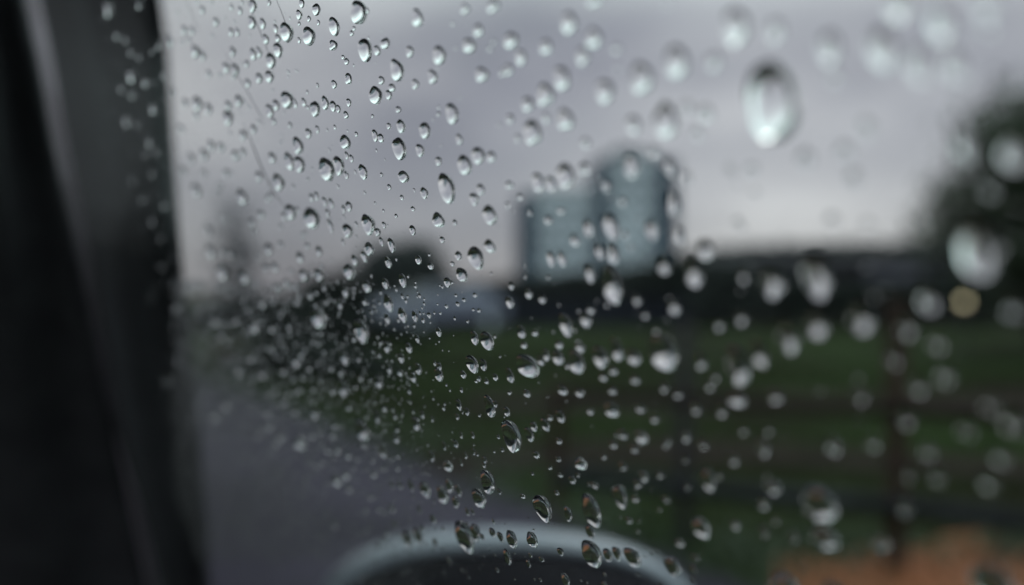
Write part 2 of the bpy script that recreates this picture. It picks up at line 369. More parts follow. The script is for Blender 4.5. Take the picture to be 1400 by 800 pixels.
# ------------------------------------------------------------------ roadside fence
fr = empty('roadside_fence', (.95, 3.9, 0), 'roadside fence of brown posts and two dark rails beyond the road', 'fence')
posts = [(762, 4.12, .72, M['rust'], .026), (936, 3.85, 1.04, M['darkpost'], .030), (1226, 3.5, 1.16, M['rust'], .030), (1560, 3.12, 1.16, M['rust'], .038)]
for px, Y, h, m, r in posts:
    x = (px-700)/F*Y; mb = MB(); mb.box((x, Y, h/2-.01), (2*r, 2*r, h), .4); o = mb.build('post', m, fr, bevel=.006)
    mb = MB(); mb.box((x, Y, h+.004), (2*r+.012, 2*r+.012, .016), .4); mb.build('cap', m, o)
for z_, r, m in ((.70, .024, M['track']), (.285, .040, M['darkwood'])):
    for (a, b) in zip(posts, posts[1:]):
        A = Vector(((a[0]-700)/F*a[1], a[1]-.07, z_)); B = Vector(((b[0]-700)/F*b[1], b[1]-.07, z_))
        mb = MB(); mb.tube([A, A*.5+B*.5+Vector((0, 0, -.006)), B], r, 12); mb.build('rail', m, fr, True)

# ------------------------------------------------------------------ the car we sit in
car = empty('car', car_pt(0, -.4, -EYE), 'dark car interior seen at left with its rain covered side window', 'car')
# side window: a slab with real thickness, its front and rear edges out of view
def gp(f, h, off):                        # a point of the window plane from forward distance and height
    p = car_pt(f, 0, h); return p+LAT*((DG+off-(p-O).dot(n_out))/LAT.dot(n_out))
cs = [(-.55, -.34), (.62, -.34), (.50, .22), (-.55, .22)]
# cabin shell
def slab(name, pts, m, th=.02, inward=None):
    P_ = [Vector(p) for p in pts]; n_ = (P_[1]-P_[0]).cross(P_[2]-P_[0]).normalized()*th
    mb = MB(); mb.hexa(P_+[p+n_ for p in P_]); return mb.build(name, m, car)
slab('roof_lining', [car_pt(-1.5, -1.35, .27), car_pt(-1.5, -.02, .27), car_pt(.62, -.02, .27), car_pt(.62, -1.35, .27)], M['cabin'])
slab('roof_rail', [gp(-1.5, .205, .003), gp(.55, .205, .003), gp(.55, .29, .003), gp(-1.5, .29, .003)], M['trim'], .03)
slab('door_panel', [gp(-1.5, -.33, -.03), gp(.9, -.33, -.03), car_pt(.9, .16, -1.05), car_pt(-1.5, .16, -1.05)], M['cabin'], .03)
slab('floor_pan', [car_pt(-1.5, -1.5, -1.05), car_pt(1.1, -1.5, -1.05), car_pt(1.1, .2, -1.05), car_pt(-1.5, .2, -1.05)], M['cabin'])
slab('far_door_panel', [car_pt(-1.5, -1.42, -1.05), car_pt(1.1, -1.42, -1.05), car_pt(1.1, -1.42, -.2), car_pt(-1.5, -1.42, -.2)], M['cabin'])
slab('rear_panel', [car_pt(-1.5, -1.42, -1.05), car_pt(-1.5, .2, -1.05), car_pt(-1.5, .15, -.15), car_pt(-1.5, -1.42, -.15)], M['cabin'])
slab('window_rear_trim', [gp(-.50, -.36, -.004), gp(-.50, .23, -.004), gp(-1.5, .23, -.004), gp(-1.5, -.36, -.004)], M['trim'], .01)
mb = MB()
mb.hexa([car_pt(.62, -1.4, -1.0), car_pt(.62, .13, -1.0), car_pt(1.1, .13, -1.0), car_pt(1.1, -1.4, -1.0), car_pt(.58, -1.4, -.33), car_pt(.58, .12, -.33), car_pt(1.05, .12, -.27), car_pt(1.05, -1.4, -.27)])
mb.build('dashboard', M['trim'], car, bevel=.03)
mb = MB(); mb.hexa([car_pt(-1.0, -.45, -.75), car_pt(-1.0, .0, -.75), car_pt(-.15, .0, -.72), car_pt(-.15, -.45, -.72), car_pt(-1.0, -.45, -.6), car_pt(-1.0, .0, -.6), car_pt(-.15, .0, -.55), car_pt(-.15, -.45, -.55)]); mb.build('seat', M['cabin'], car, bevel=.05)

# front window edge: interior pillar trim, lofted with relief; its seal strip, with the highlight put into a pale colour; the outer windscreen pillar beyond the glass
seal_c = [(-80, 33), (0, 48), (100, 70), (180, 84), (250, 99), (330, 117), (430, 137), (530, 156), (700, 192), (900, 236)]
def loft(name, rows, m, parent, smooth=True, closed=False):
    v = [p for r in rows for p in r]; n = len(rows[0]); f = []
    for i in range(len(rows)-1):
        for j in range(n-1): f.append((i*n+j, i*n+j+1, (i+1)*n+j+1, (i+1)*n+j))
        if closed: f.append((i*n+n-1, i*n, (i+1)*n, (i+1)*n+n-1))
    return mesh(name, v, f, m, parent, smooth)
ys = list(range(-160, 961, 40)); rows = []
for y in ys:
    c = interp(seal_c, y); r = []
    for dx, off in ((-12, .001), (-20, -.004), (-28, -.006)): r.append(on_glass(c+dx, y, off))
    Y0 = r[-1].y; xa = c-36; xb = -90.0
    for t_, k_ in ((0, 1.0), (.08, 1.01), (.2, 1.01), (.32, .985), (.45, .965), (.58, .965), (.72, .985), (.85, 1.0), (1, 1.01), (1.8, .95), (4, .8), (8, .6)):  # last columns: unseen curtain added to keep windscreen light out of the cabin
        r.append(ray(xa+(xb-xa)*t_, y, Y0*k_))
    rows.append(r)
tr = loft('pillar_trim', rows, M['trim'], car)
mb = MB(); rr = []
for y in ys: rr.append(interp([(-160, .0080), (0, .0077), (300, .0070), (500, .0066), (900, .005)], y))
mb.tube([on_glass(interp(seal_c, y)-8, y, .016) for y in ys], rr, 14); mb.build('pillar_trim_strip', M['seal'], car, True)
post_r = [(-120, 215), (0, 226), (60, 235), (150, 241), (250, 248), (350, 256), (450, 264), (520, 273), (600, 281), (700, 288), (800, 292), (950, 300)]
rows = []
for y in ys:
    xr = interp(post_r, y); xl = interp(seal_c, y)-60; k_ = interp([(-200, 0), (60, 0), (330, .060), (1000, .062)], y) if y > -200 else 0
    k_ = max(0, min(.062, k_))
    r = [on_glass(xr-2, y, 0.088-k_), on_glass(xr, y, 0.093-k_), on_glass(xr-3, y, .115-k_), on_glass(xr-30, y, .15), on_glass(xl, y, .17), on_glass(xl-10, y, .160-k_), on_glass(xl+30, y, .125-k_), on_glass(xr-30, y, 0.083-k_)]
    rows.append(r)
loft('windscreen_pillar', rows, M['post'], car, True, True)
# front wing of the car, lower left
rows = []
for i in range(14):
    f = .42+i*.13; r = []
    for l, h in ((-.02, -.36), (.10, -.365), (.20, -.385), (.27, -.42), (.31, -.50), (.32, -.62), (.31, -.85)):
        r.append(car_pt(f, l-.02*(i/13)**2*4, h-.06*(i/13)**2*2))
    rows.append(r)
loft('front_wing', rows, M['wing'], car)
slab('bonnet', [car_pt(.42, -1.3, -.35), car_pt(.42, -.025, -.365), car_pt(2.1, -.1, -.48), car_pt(2.1, -1.2, -.46)], M['wing'], .01)
rows = []
for i in range(10):
    f = -.7+i*.14; rows.append([gp(f, -.345, .004), gp(f, -.355, .02), car_pt(f, .27, -.42), car_pt(f, .31, -.5), car_pt(f, .31, -.95)])
loft('door_skin', rows, M['wing'], car)

# wing mirror
def wing_mirror():
    Yc = .60; C = ray(706, 878, Yc)
    nz_ = Vector((.10, -1, .16)).normalized()             # the mirror face looks back at the driver
    ax = Vector((0, 0, 1)).cross(nz_).normalized()*1.0; ay = nz_.cross(ax).normalized()
    if ay.z < 0: ay = -ay
    W, H = .151, .081
    root_l = []
    def outline(s, dz, px=2.7, dy=0):
        pts = []
        for k_ in range(48):
            t = 2*math.pi*k_/48; c_, s_ = math.cos(t), math.sin(t)
            x = math.copysign(abs(c_)**(2/px), c_)*W*s; y = math.copysign(abs(s_)**(2/px), s_)*(H*s if s > .8 else H*s)
            y += -.012*(x/W)*(1 if x > 0 else .35)          # outer end droops a little
            pts.append(C+ax*x+ay*(y+dy)+nz_*dz)
        return pts
    def inset(d, dz):
        pts = []
        for p in outline(1, 0):
            q = p-C; x, y = q.dot(ax), q.dot(ay); pts.append(C+ax*(x*(1-d/W))+ay*(y*(1-d/H))+nz_*dz)
        return pts
    rings = [inset(.016, -.004), inset(.0145, .002), inset(.011, .005), inset(.006, .0025), inset(.002, -.004), outline(1, -.012), outline(1.0, -.02), outline(.97, -.045), outline(.88, -.07), outline(.70, -.088), outline(.4, -.098), outline(.05, -.1)]
    o = loft('wing_mirror', rings, M['silver'], car, True, True)
    gv = inset(.0140, -.003); mesh('mirror_glass', gv, [tuple(range(48))], M['mirror'], o)
    gv = rings[0]; bz = inset(.0205, -.006); loft('mirror_bezel', [inset(.0138, -.0005), inset(.0180, -.0030)], M['black'], o, True, True)
    mb = MB(); A = C-ax*.10-ay*.06-nz_*.03 if ax.dot(FW) < 0 else C+ax*.10-ay*.06-nz_*.03
    B = car_pt(.52, .235, -.36)
    mb.tube([A, A*.5+B*.5+Vector((0, 0, -.01)), B], [.03, .026, .034], 12); mb.build('mirror_arm', M['black'], o, True)
wing_mirror()

# ------------------------------------------------------------------ raindrops
# measured from the photograph: origin x, origin y, scale | f = whole outline, b = bright part only
RAW = '''
A 220 0 5
f 305 10 20 40;340 62 35 60;405 8 25 35;540 42 25 50;598 66 32 62;615 10 20 35;685 35 62 95;797 12 30 45;1020 18 50 60;1118 60 55 85;1000 95 40 75;1068 122 26 42;1002 155 20 32;1133 148 24 40;168 80 20 40;432 142 38 65;562 142 16 28;496 116 14 24;678 148 52 98;752 155 42 78;840 188 32 64;838 140 14 24;212 200 38 70;268 205 36 60;536 212 40 62;578 210 32 62;664 236 14 26;408 236 24 34;772 262 42 74;855 255 40 60;912 215 85 138;1065 240 85 130;1000 268 24 48;200 280 26 50;245 265 28 50;115 275 40 90;855 335 72 130;290 345 70 100;340 375 45 70;545 345 52 70;685 363 46 84;725 350 40 76;720 385 14 24;805 408 65 112;500 455 52 80;562 470 62 90;550 515 36 48;642 428 36 54;380 495 48 60;455 505 24 34;475 500 16 30;725 525 46 78;795 515 55 90;648 560 44 64;585 680 58 85;512 712 52 70;300 700 80 110;378 735 64 85;215 695 44 70;135 620 50 60;510 795 85 110;628 690 16 28;655 722 20 36;592 742 14 26;840 708 48 78;797 748 55 95;915 675 82 130;970 695 28 75;1030 690 34 62;1060 725 22 34;1106 735 68 112;1175 695 55 95;1125 573 20 34;1055 620 18 30;820 606 14 22;290 780 60 60
B 460 0 5
f 205 80 115 180;265 65 34 55;38 175 75 140;176 188 30 40;160 220 38 46;32 302 60 82;248 335 105 160;332 338 52 84;387 290 70 92;607 118 95 135;555 345 65 92;755 370 105 148;932 55 85 95;1125 35 125 120;1022 200 90 110;958 305 120 125;1100 325 60 60;1125 280 60 60;465 472 100 165;360 540 50 68;432 590 56 68;410 638 52 76;592 565 62 80;710 515 80 112;1045 500 115 125;1185 485 70 80;100 382 26 36;124 412 38 52;135 530 52 82;38 567 38 64;320 642 95 130;30 715 46 80;66 733 36 62;137 690 36 58;118 775 36 55;475 738 60 56;840 765 105 150;750 768 44 44;300 782 24 30
C 220 160 5
f 190 70 40 70;612 112 54 76;686 72 50 66;718 22 22 36;825 18 32 48;936 45 28 44;1060 100 44 72;1122 72 30 54;868 165 18 30;885 150 14 24;988 185 74 116;525 100 22 40;395 185 50 80;462 195 44 70;345 245 70 90;255 270 70 80;562 250 60 78;612 228 44 60;812 265 58 76;928 290 66 120;998 310 72 112;1185 345 115 170;855 432 98 120;720 392 50 76;1058 412 20 28;958 462 22 38;1082 536 38 60;1114 525 34 64;1170 563 42 70;605 532 84 112;290 490 75 100;200 355 50 70;345 372 48 60;495 370 50 60;528 370 26 50;455 450 36 50;440 500 36 50;780 545 36 48;800 522 38 56;935 635 78 110;895 665 42 62;982 618 30 44;1078 678 108 148;735 652 50 66;870 735 44 40;675 705 50 70;690 765 36 50;485 680 50 60;370 760 60 80;1190 640 40 60;1040 778 26 34;1015 785 22 30
D 460 160 5
f 492 52 66 100;655 80 85 128;315 115 46 88;355 132 46 78;42 58 22 36;188 105 24 38;112 160 74 104;6 215 20 40;480 205 100 160;622 215 66 98;410 50 36 50;890 140 60 90;1018 250 110 130;925 315 110 150;1108 258 75 95;748 288 56 70;122 250 32 56;154 270 32 54;65 320 78 134;120 384 34 60;180 362 16 32;232 362 62 108;360 380 22 32;62 460 22 42;510 395 76 92;412 465 32 42;245 502 18 28;650 505 60 84;498 535 30 40;800 475 125 205;1035 480 70 90;990 545 75 100;1095 655 110 145;15 575 42 76;135 596 50 78;100 615 34 62;102 668 22 42;315 572 16 22;372 625 16 24;573 612 34 40;458 660 24 30;375 722 30 50;187 718 26 48;265 720 90 150;330 770 45 60;125 762 84 100;745 690 90 110;570 758 46 74;858 705 40 50;8 730 40 100;78 688 10 16;48 596 12 20
E 220 320 5
f 1020 10 30 40;1052 65 36 46;1130 100 46 74;1000 142 60 72;785 85 70 85;870 55 36 50;712 140 36 50;385 105 90 95;480 110 60 60;530 125 50 60;770 215 50 65;828 210 56 70;940 235 34 44;1025 262 72 88;1082 252 34 46;1130 262 64 100;1148 200 26 36;470 245 105 125;620 280 85 100;905 318 54 64;850 345 60 66;945 345 44 52;1110 385 30 36;1070 405 44 52;740 462 60 60;970 458 34 36;1108 470 32 36;1120 560 115 160
b 680 635 80 80;805 640 55 60;920 625 46 60;925 675 36 40;870 735 40 50;560 580 60 60;1095 665 30 36;1138 665 34 38;1120 735 34 40;1160 790 36 36;300 500 70 60;410 590 80 70;150 500 60 60;240 350 70 70;310 330 50 60;455 360 50 50;790 775 46 46;460 690 70 60
F 460 320 5
f 95 38 30 55;272 85 66 105;236 135 46 86;358 35 36 66;425 60 52 106;172 162 50 90;135 240 90 120;402 178 44 86;289 268 20 38;184 75 18 26;459 156 16 26;608 160 42 68;692 202 40 52;55 308 28 38;108 380 54 90;255 340 62 96;383 320 50 82;500 300 52 98;589 340 20 28;72 465 48 84;240 445 42 56;500 408 24 42;306 430 16 28;345 452 20 36;316 474 18 30;402 455 66 120;152 355 22 30;225 505 22 28;395 560 40 86;498 535 62 104;584 545 44 80;641 570 28 40;682 535 30 44;650 425 14 20;800 475 26 30;215 645 110 175;290 572 22 32;349 588 22 36;245 565 20 28;443 630 20 34;330 683 26 40;168 698 44 54;116 688 32 42;390 755 50 90;745 650 36 66;600 695 30 66;542 758 46 80;648 650 12 18;750 712 14 20;686 690 12 18;395 676 14 20;557 692 12 18;990 690 60 100;1075 710 95 140;1000 145 120 165;1095 65 90 100;882 130 54 70;905 260 86 106;808 312 56 74;838 312 28 32;842 185 36 40;772 22 40 50;995 397 38 44;920 430 32 36;878 458 32 40;866 400 26 28;1022 502 34 36;984 497 26 28;945 577 26 26;145 622 20 24;180 752 22 28;40 678 26 30;25 785 40 36;15 487 20 26;455 562 10 14;365 670 12 16;728 730 12 12;758 522 18 20;740 460 16 16;685 125 24 24
G 220 480 5
b 660 40 66 66;735 150 70 70;570 130 80 70;965 70 60 70;1060 108 42 46;1005 15 50 50;1015 170 40 42;985 255 50 44;880 130 50 50;1150 35 30 36;1135 190 34 40;1085 250 40 50;1130 240 30 36;825 265 46 50;785 285 36 40;885 335 60 60;905 285 40 40;960 400 50 60;1090 420 66 66;770 415 60 60;780 505 70 70;855 575 70 70;985 625 80 85;1075 565 54 56;1140 540 40 46;820 620 60 60;1180 665 50 56;1100 765 50 50;1145 745 40 44;480 360 90 80;80 210 70 80;700 560 60 60;400 440 80 80
H 460 480 5
b 95 40 55 80;198 42 34 40;340 12 26 36;486 38 34 50;544 27 12 16;404 110 36 56;478 133 38 38;403 147 18 20;603 113 34 50;717 66 16 28;746 94 28 38;568 170 28 50;740 160 60 78;911 147 24 32;968 87 54 70;1047 84 36 50;210 172 36 44;328 203 46 66;288 180 24 28;278 208 16 18;75 135 48 48;8 105 40 46;175 230 36 44;80 250 60 90;122 250 34 46;15 262 50 50;540 255 26 42;472 235 20 24;490 177 12 14;527 204 10 12;696 252 12 14;798 211 12 14;822 248 12 14;899 248 16 22;1018 172 22 24;1000 187 16 16;1070 190 24 24;1130 163 30 32;392 312 20 24;373 380 40 40;125 375 44 44;317 437 46 66;250 430 34 40;445 430 32 40;492 424 18 24;482 457 22 24;880 355 28 46;778 371 20 26;936 398 24 32;870 432 20 28;1088 380 50 84;1130 345 26 34;630 420 26 44;700 448 22 32;583 488 44 66;626 515 18 30;568 523 14 18;458 515 36 44;210 540 80 105;35 498 48 50;15 560 50 60;448 583 44 60;568 564 16 18;368 530 20 22;230 625 44 48;357 675 48 70;897 557 18 30;976 557 18 30;838 530 10 12;745 550 10 10;780 632 22 40;858 616 30 38;812 621 10 14;828 667 12 16;625 633 16 20;693 707 36 54;982 670 20 32;1008 683 14 20;1150 565 18 20;1177 653 20 20;927 697 22 32;850 705 10 14;895 742 20 34;1057 723 22 30;1053 758 20 24;803 773 46 50;638 745 24 30;508 672 18 22;462 700 32 36;48 662 54 60;122 700 50 54;290 730 38 40;160 780 40 40;185 720 34 36;370 783 34 34;460 783 30 32;340 785 26 28;550 760 18 20;1122 664 14 10;842 758 10 10;1022 418 14 14;740 340 10 10;494 310 12 12
I 700 0 4
f 490 -5 150 110;350 120 110 150;485 205 120 140;35 215 105 110;88 305 80 110;20 375 90 110;225 250 90 110;425 300 100 130;310 420 115 160;220 510 115 150;125 560 90 100;545 490 130 160;745 420 155 210;935 330 175 210;610 260 80 80;1140 330 120 140;330 645 115 140;225 635 60 80;150 715 120 155;70 745 50 60;30 640 60 70;700 670 110 130;440 770 75 80;875 650 170 230;990 580 90 120;1090 610 120 130;1045 720 90 100;890 20 110 60
J 700 200 4
f 330 150 125 160;180 185 85 125;252 195 75 110;432 110 85 90;688 95 112 170;550 205 75 85;640 290 70 70;305 340 60 60;238 390 66 66;135 350 44 48;455 435 80 120;575 425 110 170;655 470 55 75;380 500 68 90;800 440 100 140;515 560 75 110;585 570 90 140;250 600 62 105;310 600 62 105;460 680 72 120;580 750 125 220;865 640 95 120;1025 680 125 190;895 100 80 140;990 160 80 100;915 300 100 160;945 470 90 120;1090 550 120 140;810 20 80 90;35 750 40 50;128 790 50 70;25 200 60 60;80 265 50 50;15 310 40 50
K 700 400 4
b 22 48 38 46;200 27 40 42;325 180 62 84;435 142 62 66;465 85 48 44;715 32 56 62;915 72 72 80;760 112 50 50;85 208 40 50;160 208 34 34;291 273 42 42;405 290 48 50;395 255 44 44;220 333 36 50;192 362 34 44;283 350 52 60;335 385 30 40;380 382 72 84;512 352 74 84;602 312 66 90;695 347 70 76;848 337 130 138;112 403 90 76;22 448 34 50;22 533 24 18;115 539 32 32;308 522 46 44;402 535 44 44;585 413 50 50;530 448 46 48;703 461 54 54;1060 370 70 84;1140 445 60 66;1110 495 60 66;860 505 56 60;935 540 56 56;580 522 46 46;5 640 26 34;152 720 30 36;128 768 36 50;214 712 38 48;296 665 42 50;242 668 30 30;460 633 40 38;573 632 66 66;730 618 54 50;810 672 54 54;635 760 50 50;735 778 64 60;977 775 56 60;1033 618 66 70;1170 630 66 80;880 798 50 50;290 795 30 30;820 200 50 50;1160 170 70 70;100 275 32 32
f 28 768 104 184
L 700 600 4
f 198 358 100 145;340 388 44 90;465 370 110 190;620 290 80 150;465 605 120 150;555 610 60 80;605 600 58 90;690 620 105 120;912 670 100 120;30 528 58 98;142 530 60 85;300 592 40 50;155 472 14 14;10 620 30 90;460 480 50 90;125 655 18 50;325 745 46 80
b 166 72 28 28;145 170 24 16;92 295 26 16;405 125 50 48;286 93 30 26;240 138 24 20;296 178 30 22;362 207 34 34;394 178 24 26;278 275 22 22;485 235 36 34;638 132 46 44;750 190 46 52;718 228 46 44;705 308 42 38;872 310 48 44;870 22 62 58;698 38 48 44;585 15 44 42;735 5 44 26;975 93 50 50;840 177 44 44;1095 218 74 100;988 242 40 38;1160 180 50 50;670 425 38 36;1055 478 90 84;945 548 60 44;1033 628 56 44;1075 15 60 50;720 482 36 22;535 80 40 30;135 615 14 18;195 637 18 18;190 747 12 14;50 743 10 12;412 750 16 12;445 760 18 10;538 770 28 24;720 718 30 16;840 778 34 22;140 795 18 20;838 365 30 26;1025 740 36 30;1020 690 40 50;583 490 24 12;625 405 24 12;830 585 30 16;760 615 30 14
M 460 640 5
f 1075 70 100 175;1015 180 95 140;765 160 80 125;815 95 60 110;880 125 48 96;858 205 56 95;648 120 80 120;552 90 50 100;478 90 44 70;422 90 46 70;712 200 30 40;610 255 42 70;705 320 54 80;910 445 125 220;990 412 68 125;1042 440 36 50;1110 412 50 75;1165 440 46 76;717 478 46 76;598 440 70 130;525 460 80 130;628 385 44 60;773 392 34 40;940 270 34 66;976 268 26 50;1117 335 22 40;780 110 20 24;848 130 18 20;425 250 52 80;445 355 48 80;815 600 40 70;330 505 50 60;372 470 40 60;390 420 60 60
b 38 75 70 75;105 35 60 60;125 125 55 60;297 25 48 50;275 180 40 40;328 262 44 44;240 268 44 40;362 280 36 36;25 370 60 70;250 405 46 40;1157 137 22 26;1000 30 10 16;1024 48 10 14;680 18 20 18;813 280 12 14;940 350 14 16;1037 308 8 10;902 672 26 34;928 680 18 28;1050 570 12 14;1128 570 14 20;1040 630 14 14;1024 660 12 12;1143 670 22 26;780 688 26 26;1057 790 24 24;320 770 40 44;225 725 40 40;500 690 34 34;535 665 28 30;605 780 34 34;612 208 20 20
N 1000 0 3
f 45 105 140 185;205 120 100 130;425 190 130 170;185 415 245 370;640 195 160 215;785 260 130 190;445 310 90 90;930 265 120 180;710 20 150 160;880 90 150 190;1070 30 130 140;575 520 100 120;485 610 100 100;520 720 90 110;325 640 95 110;20 690 60 80;105 685 80 70;975 600 110 150;1170 620 110 190;1080 770 90 110;970 545 60 50;1170 350 60 70;120 780 60 60;1080 110 90 90
O 1000 267 3
f 1025 210 180 285;370 320 130 220;435 90 80 90;580 110 80 80;50 100 60 70;810 100 60 80;1110 200 80 160
b 185 367 95 105;545 510 110 110;362 535 95 100;248 588 90 105;130 650 75 95;42 705 82 120;820 430 90 110;735 540 70 100;780 775 80 90;890 730 80 100;1170 460 70 90;860 600 70 80;680 660 60 80;70 330 40 60;60 500 60 60
P 1000 533 3
b 40 32 75 60;198 18 66 60;543 15 75 70;722 105 76 100;1075 50 90 90;1168 115 90 130;975 150 76 90;68 153 46 46;170 150 46 50;148 228 58 70;28 277 48 48;437 222 68 76;600 208 56 70;823 238 70 80;1120 265 70 80;1070 370 70 80;860 345 60 70;188 390 66 60;150 455 50 50;728 470 60 80;36 540 44 44;153 567 44 54;277 588 48 50;395 602 100 80;627 618 80 64;740 335 50 60;200 520 36 36
f 380 450 160 180;240 790 150 150;440 810 120 120;1090 770 220 200
Q 0 0 3
b 470 45 60 55;600 25 45 45;508 150 50 50;545 165 40 45;655 210 36 36;565 215 50 45;600 235 40 40;680 190 36 40;565 315 60 70;525 365 50 50;625 340 50 55;570 390 50 50;655 450 55 60;545 500 60 65;590 510 40 40;640 585 50 55;670 620 45 45;625 630 50 40;650 710 45 45;570 740 40 40;700 310 30 40
Q2 0 267 3
b 650 105 50 50;700 40 50 50;610 15 50 50;690 290 40 40;740 460 45 45;705 765 50 50;650 415 50 40;685 175 50 40
'''
drops = []
org = None
for ln in RAW.strip().splitlines():
    t = ln.split(' ', 1)
    if t[0] not in 'fb':
        q = ln.split(); org = (float(q[1]), float(q[2]), float(q[3])); continue
    for e in t[1].split(';'):
        x, y, ww, hh = [float(q) for q in e.split()]
        x = org[0]+x/org[2]; y = org[1]+y/org[2]; ww /= org[2]; hh /= org[2]
        bl = blur_px(x, y)*((.40 if x > 450 else .12) if t[0] == 'f' else .50)
        w2 = max(ww-bl, ww*.42, 1.2); h2 = max(hh-bl, hh*.48, 1.6)
        if 160 < x < 236 and y < 520: w2 *= .62; h2 *= .62
        if t[0] == 'b':
            y -= h2*.28; x += w2*.10; w2 *= 1.65; h2 *= 1.85
        drops.append((x, y, w2, h2))
def jac(px, py):
    p = on_glass(px, py, TH); e = 1e-4
    a = proj(p+FW*e); b = proj(p+E2*e); c = proj(p)
    return p, ((a[0]-c[0])/e, (a[1]-c[1])/e), ((b[0]-c[0])/e, (b[1]-c[1])/e)
def solve(px, py, w_, h_):
    p, ja, jb = jac(px, py)
    A = [[ja[0]**2, jb[0]**2], [ja[1]**2, jb[1]**2]]; R_ = [(w_/2)**2, (h_/2)**2]
    det = A[0][0]*A[1][1]-A[0][1]*A[1][0]
    a2 = (R_[0]*A[1][1]-A[0][1]*R_[1])/det; b2 = (A[0][0]*R_[1]-A[1][0]*R_[0])/det
    b = math.sqrt(max(b2, 1e-12)); a = math.sqrt(max(a2, 1e-12))
    if a2 <= 0 or a < .62*b: a = .62*b
    if b < .7*a: b = .7*a
    # keep the height in the picture right
    hh = 2*math.sqrt((ja[1]*a)**2+(jb[1]*b)**2); s = h_/hh
    return p, a*s, b*s
def drop_geo(a, b, seg, rings, rng, theta=68, up=0.0):
    """local x = along FW, y = up the pane, z = out of the pane"""
    th = math.radians(theta)
    ph = [rng.uniform(0, 6.28) for _ in range(4)]; am = [rng.uniform(.0, .08), rng.uniform(0, .07), rng.uniform(0, .04)]
    top = rng.uniform(.0, .16); sh = -rng.uniform(.10, .24)-up
    v = []; f = []
    def rad(t):
        r = 1+am[0]*math.cos(2*t+ph[0])+am[1]*math.cos(3*t+ph[1])+am[2]*math.cos(4*t+ph[2])
        c = math.sin(t)                       # narrower at the top, fuller at the bottom
        x = math.cos(t)*r*(1-top*c); y = math.sin(t)*r*(1+top*.3*c); return x*a, y*b
    rm = min(a, b, .0016 + .35*min(a, b)); Rs = 1/math.sin(th); H = (1-math.cos(th))/math.sin(th)
    hs = min(math.sqrt(a*b), 1.35*a, .0052) if up < .2 else min(1.15*b, 2.0*a, .0070)
    out = [rad(2*math.pi*k_/seg) for k_ in range(seg)]
    for x, y in out: v.append((x, y, 0))
    f.append(tuple(range(seg-1, -1, -1)))
    for i in range(rings):
        s = math.cos(math.pi/2*i/rings)       # 1 .. 0
        z_ = (math.sqrt(max(Rs*Rs-s*s, 0))-Rs*math.cos(th))*hs
        for x, y in out: v.append((x*s, y*s-sh*b*(1-s)*1.0, z_))
    for i in range(rings-1):
        q = seg+i*seg
        for k_ in range(seg): f.append((q+k_, q+(k_+1) % seg, q+seg+(k_+1) % seg, q+seg+k_))
    v.append((0, -sh*b, (Rs-Rs*math.cos(th))*hs)); t_ = len(v)-1; q = seg+(rings-1)*seg
    for k_ in range(seg): f.append((q+k_, q+(k_+1) % seg, t_))
    return v, f
BAS = Matrix((FW, E2, n_out)).transposed()     # columns
if BAS.determinant() < 0:
    BAS = Matrix((-FW, E2, n_out)).transposed()
GAP = 0.0
PO = O+n_out*(DG+TH)                      # local frame of the pane's outer face
BI = BAS.inverted()
rings2d = []                              # drop outlines on the pane, cut out of its outer face
def to2(p): q = BI@(p-PO); return (q.x, q.y)
rng = random.Random(3)
recs = []
for (x, y, w_, h_) in drops:
    p, a, b = solve(x, y, w_, h_)
    ok = True
    for r in recs:                            # no two drops may run into each other
        d = (r[0]-p).length
        if d < 1.0*(math.sqrt(r[1]*r[2])+math.sqrt(a*b)):
            sc_ = max(.3, d/(1.0*(math.sqrt(r[1]*r[2])+math.sqrt(a*b)+1e-9)))
            if d < .45*(math.sqrt(r[1]*r[2])): ok = False; break
            a *= sc_; b *= sc_
    if ok: recs.append([p, a, b, x, y, w_, h_])
recs.sort(key=lambda r: -max(r[5], 1)*max(r[6], 1))
inside = [r for r in recs if -5 < r[3] < 1405 and -10 < r[4] < 810]
main, rest = inside[:296], inside[296:]

# --- labels
hor = [(240, 400), (380, 405), (500, 385), (700, 380), (940, 348), (1400, 342)]
def zone(x, y):
    if x < 243: return 'the dark pillar at left'
    if y > interp([(430, 800), (520, 738), (640, 720), (800, 724), (910, 752), (975, 800)], x) and 430 < x < 975:
        return 'the silver mirror rim' if y < interp([(430, 860), (500, 790), (600, 762), (760, 755), (880, 778), (940, 800)], x) else 'the dark mirror glass'
    if 705 < x < 930 and (262 if x < 815 else 216) < y < 375: return 'the pale tower block'
    if x > 1255 and 130 < y < 400: return 'the leafy tree at right'
    if y < interp(hor, x):
        hgt = 'top' if y < 95 else ('upper' if y < 200 else 'lower')
        if x < 340: return hgt+' sky beside the pillar'
        if x < 460: return hgt+' sky at left'
        if x < 580: return hgt+' sky left of centre'
        if x < 700: return hgt+' sky left of the tower'
        if x < 950: return hgt+' sky above the tower'
        return hgt+' sky right of the tower'
    if y < 440:
        return 'the dark hedge at left' if x < 520 else ('the hedge left of the tower' if x < 700 else ('the hedge under the tower' if x < 950 else 'the low building at right'))
    if x < 800 and y > 520+(x-400)*.45: return 'the grey road near the mirror' if x > 520 else 'the grey road at lower left'
    if y < 545:
        return 'the dark verge at left' if x < 520 else ('the lawn left of centre' if x < 640 else ('the green lawn in the centre' if x < 900 else 'the green lawn at right'))
    if x > 1050 and y > 725: return 'the orange earth'
    return 'the grass left of centre' if x < 620 else ('the grass between lawn and mirror' if x < 850 else ('the fence rails right of centre' if x < 1150 else 'the fence rails at far right'))
